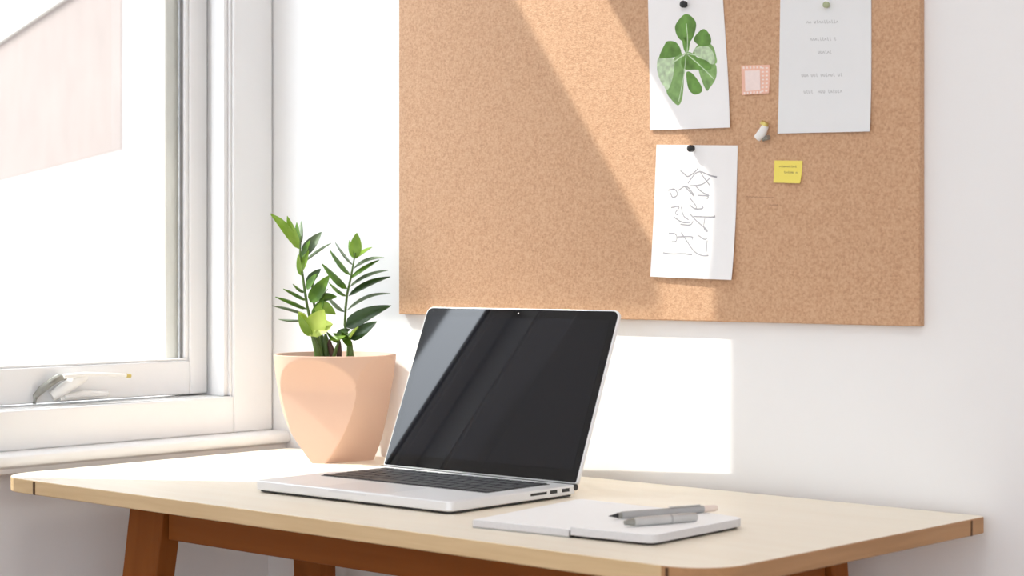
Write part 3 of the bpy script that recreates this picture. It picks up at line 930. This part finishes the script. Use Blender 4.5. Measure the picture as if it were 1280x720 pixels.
def leaf(mb, a, b_, w_px, full_px=14.0, dz0=0.0, dz1=0.0, bend=0.0, tip=0.5, sgn=1):
    """leaf blade from a to b (with its real width turned edge-on when it looks narrow)"""
    A, B = at(*a, dz0), at(*b_, dz1)
    ax_ = B - A; Ln = ax_.length; axn = ax_.normalized()
    side = axn.cross(FW).normalized()
    s = Z0 / FX
    full_px = max(full_px, w_px)
    vis = w_px * s / 2; dep = math.sqrt(max(0, full_px ** 2 - w_px ** 2)) * s / 2
    wv = side * vis + FW * dep * sgn
    nrm = axn.cross(wv.normalized()).normalized()
    NS = 10
    rows_ = []
    for i in range(NS + 1):
        t = i / NS
        wd = (math.sin(PI * t ** (0.5 + 0.5 * tip)) ** 0.75) if 0 < t < 1 else 0.0
        c = A + ax_ * t + Vector((0, 0, 1)) * bend * Ln * math.sin(PI * t)
        wd = max(wd, 0.035)
        fold = nrm * wd * 0.0022
        th = 0.00035
        rows_.append([[mb.bm.verts.new(c + wv * wd * q + fold * abs(q) * 1.2 + nrm * th * s_) for q in (-1, -0.5, 0, 0.5, 1)] for s_ in (1, -1)])
    for i in range(NS):
        for s_ in (0, 1):
            for k in range(4):
                mb.bm.faces.new((rows_[i][s_][k], rows_[i][s_][k + 1], rows_[i + 1][s_][k + 1], rows_[i + 1][s_][k]))
        for k in (0, 4):
            mb.bm.faces.new((rows_[i][0][k], rows_[i + 1][0][k], rows_[i + 1][1][k], rows_[i][1][k]))
    for i in (0, NS):
        for k in range(4):
            mb.bm.faces.new((rows_[i][0][k], rows_[i][0][k + 1], rows_[i][1][k + 1], rows_[i][1][k]))


def frond(name, stem_pts, r, mat, leaves):
    st = MB().tube([at(p[0], p[1], p[2] if len(p) > 2 else 0) for p in stem_pts], r, 10).build(name, mat, plant, smooth=True)
    kinds = {}
    for lf_ in leaves: kinds.setdefault(lf_[0], []).append(lf_)
    for k, ls in kinds.items():
        for l_ in ls:
            mb = MB(); leaf(mb, *l_[1:3], **l_[3])
            mb.build('leaf', M[k], st, smooth=True, angle=60)
    return st


# right-hand upright frond
frond('stem', [(436, 450, 0.01), (436, 430, 0.01), (431, 406, 0.01), (432, 385, 0.008), (434, 367, 0.004), (439, 345, 0), (444, 316, -0.004)],
      [0.0042, 0.0032, 0.0022, 0.002, 0.0019, 0.0017, 0.0010], M['stem'], [
    ('leafl', (444, 323), (446, 291), dict(w_px=15, tip=0.6)),
    ('leafm', (443, 323), (437, 300), dict(w_px=6, dz1=0.02)),
    ('leafl', (445, 323), (465, 309), dict(w_px=5, dz1=-0.02)),
    ('leafg', (441, 331), (419, 303), dict(w_px=2.6, dz1=0.035)),
    ('leafm', (438, 344), (412, 312), dict(w_px=6.5, dz1=0.03)),
    ('leafm', (434, 361), (402, 329), dict(w_px=9, dz1=0.02, tip=0.25)),
    ('leafm', (433, 370), (411, 353), dict(w_px=5, dz1=0.03)),
    ('leafg', (431, 390), (408, 369), dict(w_px=5.5, dz1=0.03)),
    ('leafg', (442, 336), (480, 322), dict(w_px=3.6, dz1=-0.04, bend=0.06)),
    ('leafm', (439, 348), (474, 325), dict(w_px=5.5, dz1=-0.03)),
    ('leafg', (437, 359), (485, 338), dict(w_px=4.2, dz1=-0.04, bend=0.05)),
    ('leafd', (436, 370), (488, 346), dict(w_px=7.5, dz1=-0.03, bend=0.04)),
    ('leafg', (434, 388), (488, 367), dict(w_px=4.0, dz1=-0.03, bend=0.08))])
# low dark leaves on the right
frond('stem', [(440, 450, -0.01), (438, 432, -0.012), (436, 420, -0.014)], [0.0042, 0.0036, 0.0020], M['stem'], [
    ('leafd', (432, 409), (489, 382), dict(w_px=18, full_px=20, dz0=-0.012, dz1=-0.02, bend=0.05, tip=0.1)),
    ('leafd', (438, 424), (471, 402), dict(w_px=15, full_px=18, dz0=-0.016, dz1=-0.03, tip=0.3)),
    ('leafm', (416, 417), (449, 409), dict(w_px=6, dz0=-0.01, dz1=-0.03, bend=-0.25)),
    ('leafm', (440, 432), (427, 414), dict(w_px=10, dz0=-0.02, dz1=-0.03)),
    ('leafy', (437, 424), (448, 408), dict(w_px=3, full_px=6, dz0=-0.03, dz1=-0.035))])
# left-hand upright frond
frond('stem', [(403, 450, 0), (399, 432, 0), (390, 408, 0.002), (384, 383, 0), (379, 350, -0.004), (375, 318, -0.008), (376, 295, -0.010)],
      [0.0060, 0.0052, 0.0028, 0.0022, 0.0020, 0.0017, 0.0010], M['stem'], [
    ('leafl', (374, 309), (338, 267), dict(w_px=12, dz1=-0.02, bend=0.10, tip=0.35)),
    ('leafl', (374, 311), (359, 270), dict(w_px=12, dz1=-0.02, tip=0.45)),
    ('leafm', (376, 308), (371, 278), dict(w_px=8, dz1=0.0)),
    ('leafg', (377, 303), (377, 276), dict(w_px=8, dz1=0.03, tip=0.3)),
    ('leafg', (379, 318), (402, 290), dict(w_px=15, full_px=16, dz1=0.02, tip=0.2)),
    ('leafm', (378, 325), (388, 300), dict(w_px=8, dz1=-0.02)),
    ('leafg', (382, 327), (414, 304), dict(w_px=3.6, dz1=0.03)),
    ('leafl', (378, 338), (386, 313), dict(w_px=9, dz1=-0.02)),
    ('leafl', (378, 345), (373, 318), dict(w_px=8, dz1=-0.03)),
    ('leafm', (381, 365), (366, 355), dict(w_px=4, dz1=-0.03)),
    ('leafm', (383, 375), (354, 361), dict(w_px=5, dz1=-0.02, bend=0.05)),
    ('leafm', (383, 386), (344, 371), dict(w_px=5.5, dz1=-0.02, bend=0.05)),
    ('leafg', (381, 392), (340, 382), dict(w_px=3.4, dz1=-0.01, bend=0.05)),
    ('leafg', (376, 400), (348, 399), dict(w_px=1.8, full_px=10, dz1=0.01))])
# middle leaves
frond('stem', [(408, 450, 0.01), (404, 430, 0.008), (398, 405, 0.004), (392, 378, 0), (390, 360, -0.004), (396, 338, -0.006)],
      [0.0046, 0.0036, 0.0022, 0.0018, 0.0016, 0.0008], M['stem'], [
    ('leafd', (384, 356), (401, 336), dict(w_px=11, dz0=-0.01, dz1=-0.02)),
    ('leafm', (388, 378), (412, 344), dict(w_px=17, full_px=18, dz0=-0.01, dz1=-0.03, tip=0.3)),
    ('leafm', (384, 362), (396, 342), dict(w_px=9, dz0=-0.01, dz1=-0.03)),
    ('leafg', (399, 377), (410, 361), dict(w_px=3, dz1=0.01)),
    ('leafm', (396, 374), (421, 371), dict(w_px=10, dz1=0.01)),
    ('leafl', (393, 386), (420, 393), dict(w_px=15, full_px=17, dz0=-0.01, dz1=-0.01, bend=0.15)),
    ('leafm', (392, 400), (405, 372), dict(w_px=12, dz0=0, dz1=-0.01))])
# big lime leaves at the front
frond('stem', [(398, 450, -0.02), (396, 436, -0.024), (390, 418, -0.028)], [0.0060, 0.0050, 0.0025], M['stem'], [
    ('leafy', (388, 420), (405, 387), dict(w_px=28, full_px=30, dz0=-0.03, dz1=-0.045, tip=0.45)),
    ('leafy', (392, 412), (416, 405), dict(w_px=20, full_px=24, dz0=-0.032, dz1=-0.045, tip=0.4)),
    ('leafl', (390, 420), (373, 393), dict(w_px=12, full_px=16, dz0=-0.03, dz1=-0.04, tip=0.5)),
    ('leafy', (384, 398), (373, 390), dict(w_px=8, full_px=10, dz0=-0.035, dz1=-0.04))])
for k, (x0, x1, dz, m_, r_) in enumerate(((400, 396, -0.012, 'stem', 0.0062), (408, 407, 0.0, 'stem', 0.0055), (417, 412, -0.008, 'sheath', 0.0048), (424, 424, -0.004, 'sheath', 0.0042))):
    MB().tube([at(x0, 452, dz), at((x0 + x1) / 2, 438, dz), at(x1, 423 if m_ == 'stem' else 430, dz), at(x1, 417 if m_ == 'stem' else 424, dz)], [r_, r_, r_ * 0.8, r_ * 0.3], 12).build('stem', M[m_], plant, smooth=True)
frond('stem', [(416, 452, -0.02), (420, 436, -0.022), (424, 426, -0.024)], [0.003, 0.0028, 0.0015], M['stem'], [
    ('leafm', (424, 428), (408, 414), dict(w_px=5, full_px=12, dz0=-0.024, dz1=-0.03)),
    ('leafl', (412, 424), (432, 420), dict(w_px=6, full_px=12, dz0=-0.024, dz1=-0.04, bend=-0.1)),
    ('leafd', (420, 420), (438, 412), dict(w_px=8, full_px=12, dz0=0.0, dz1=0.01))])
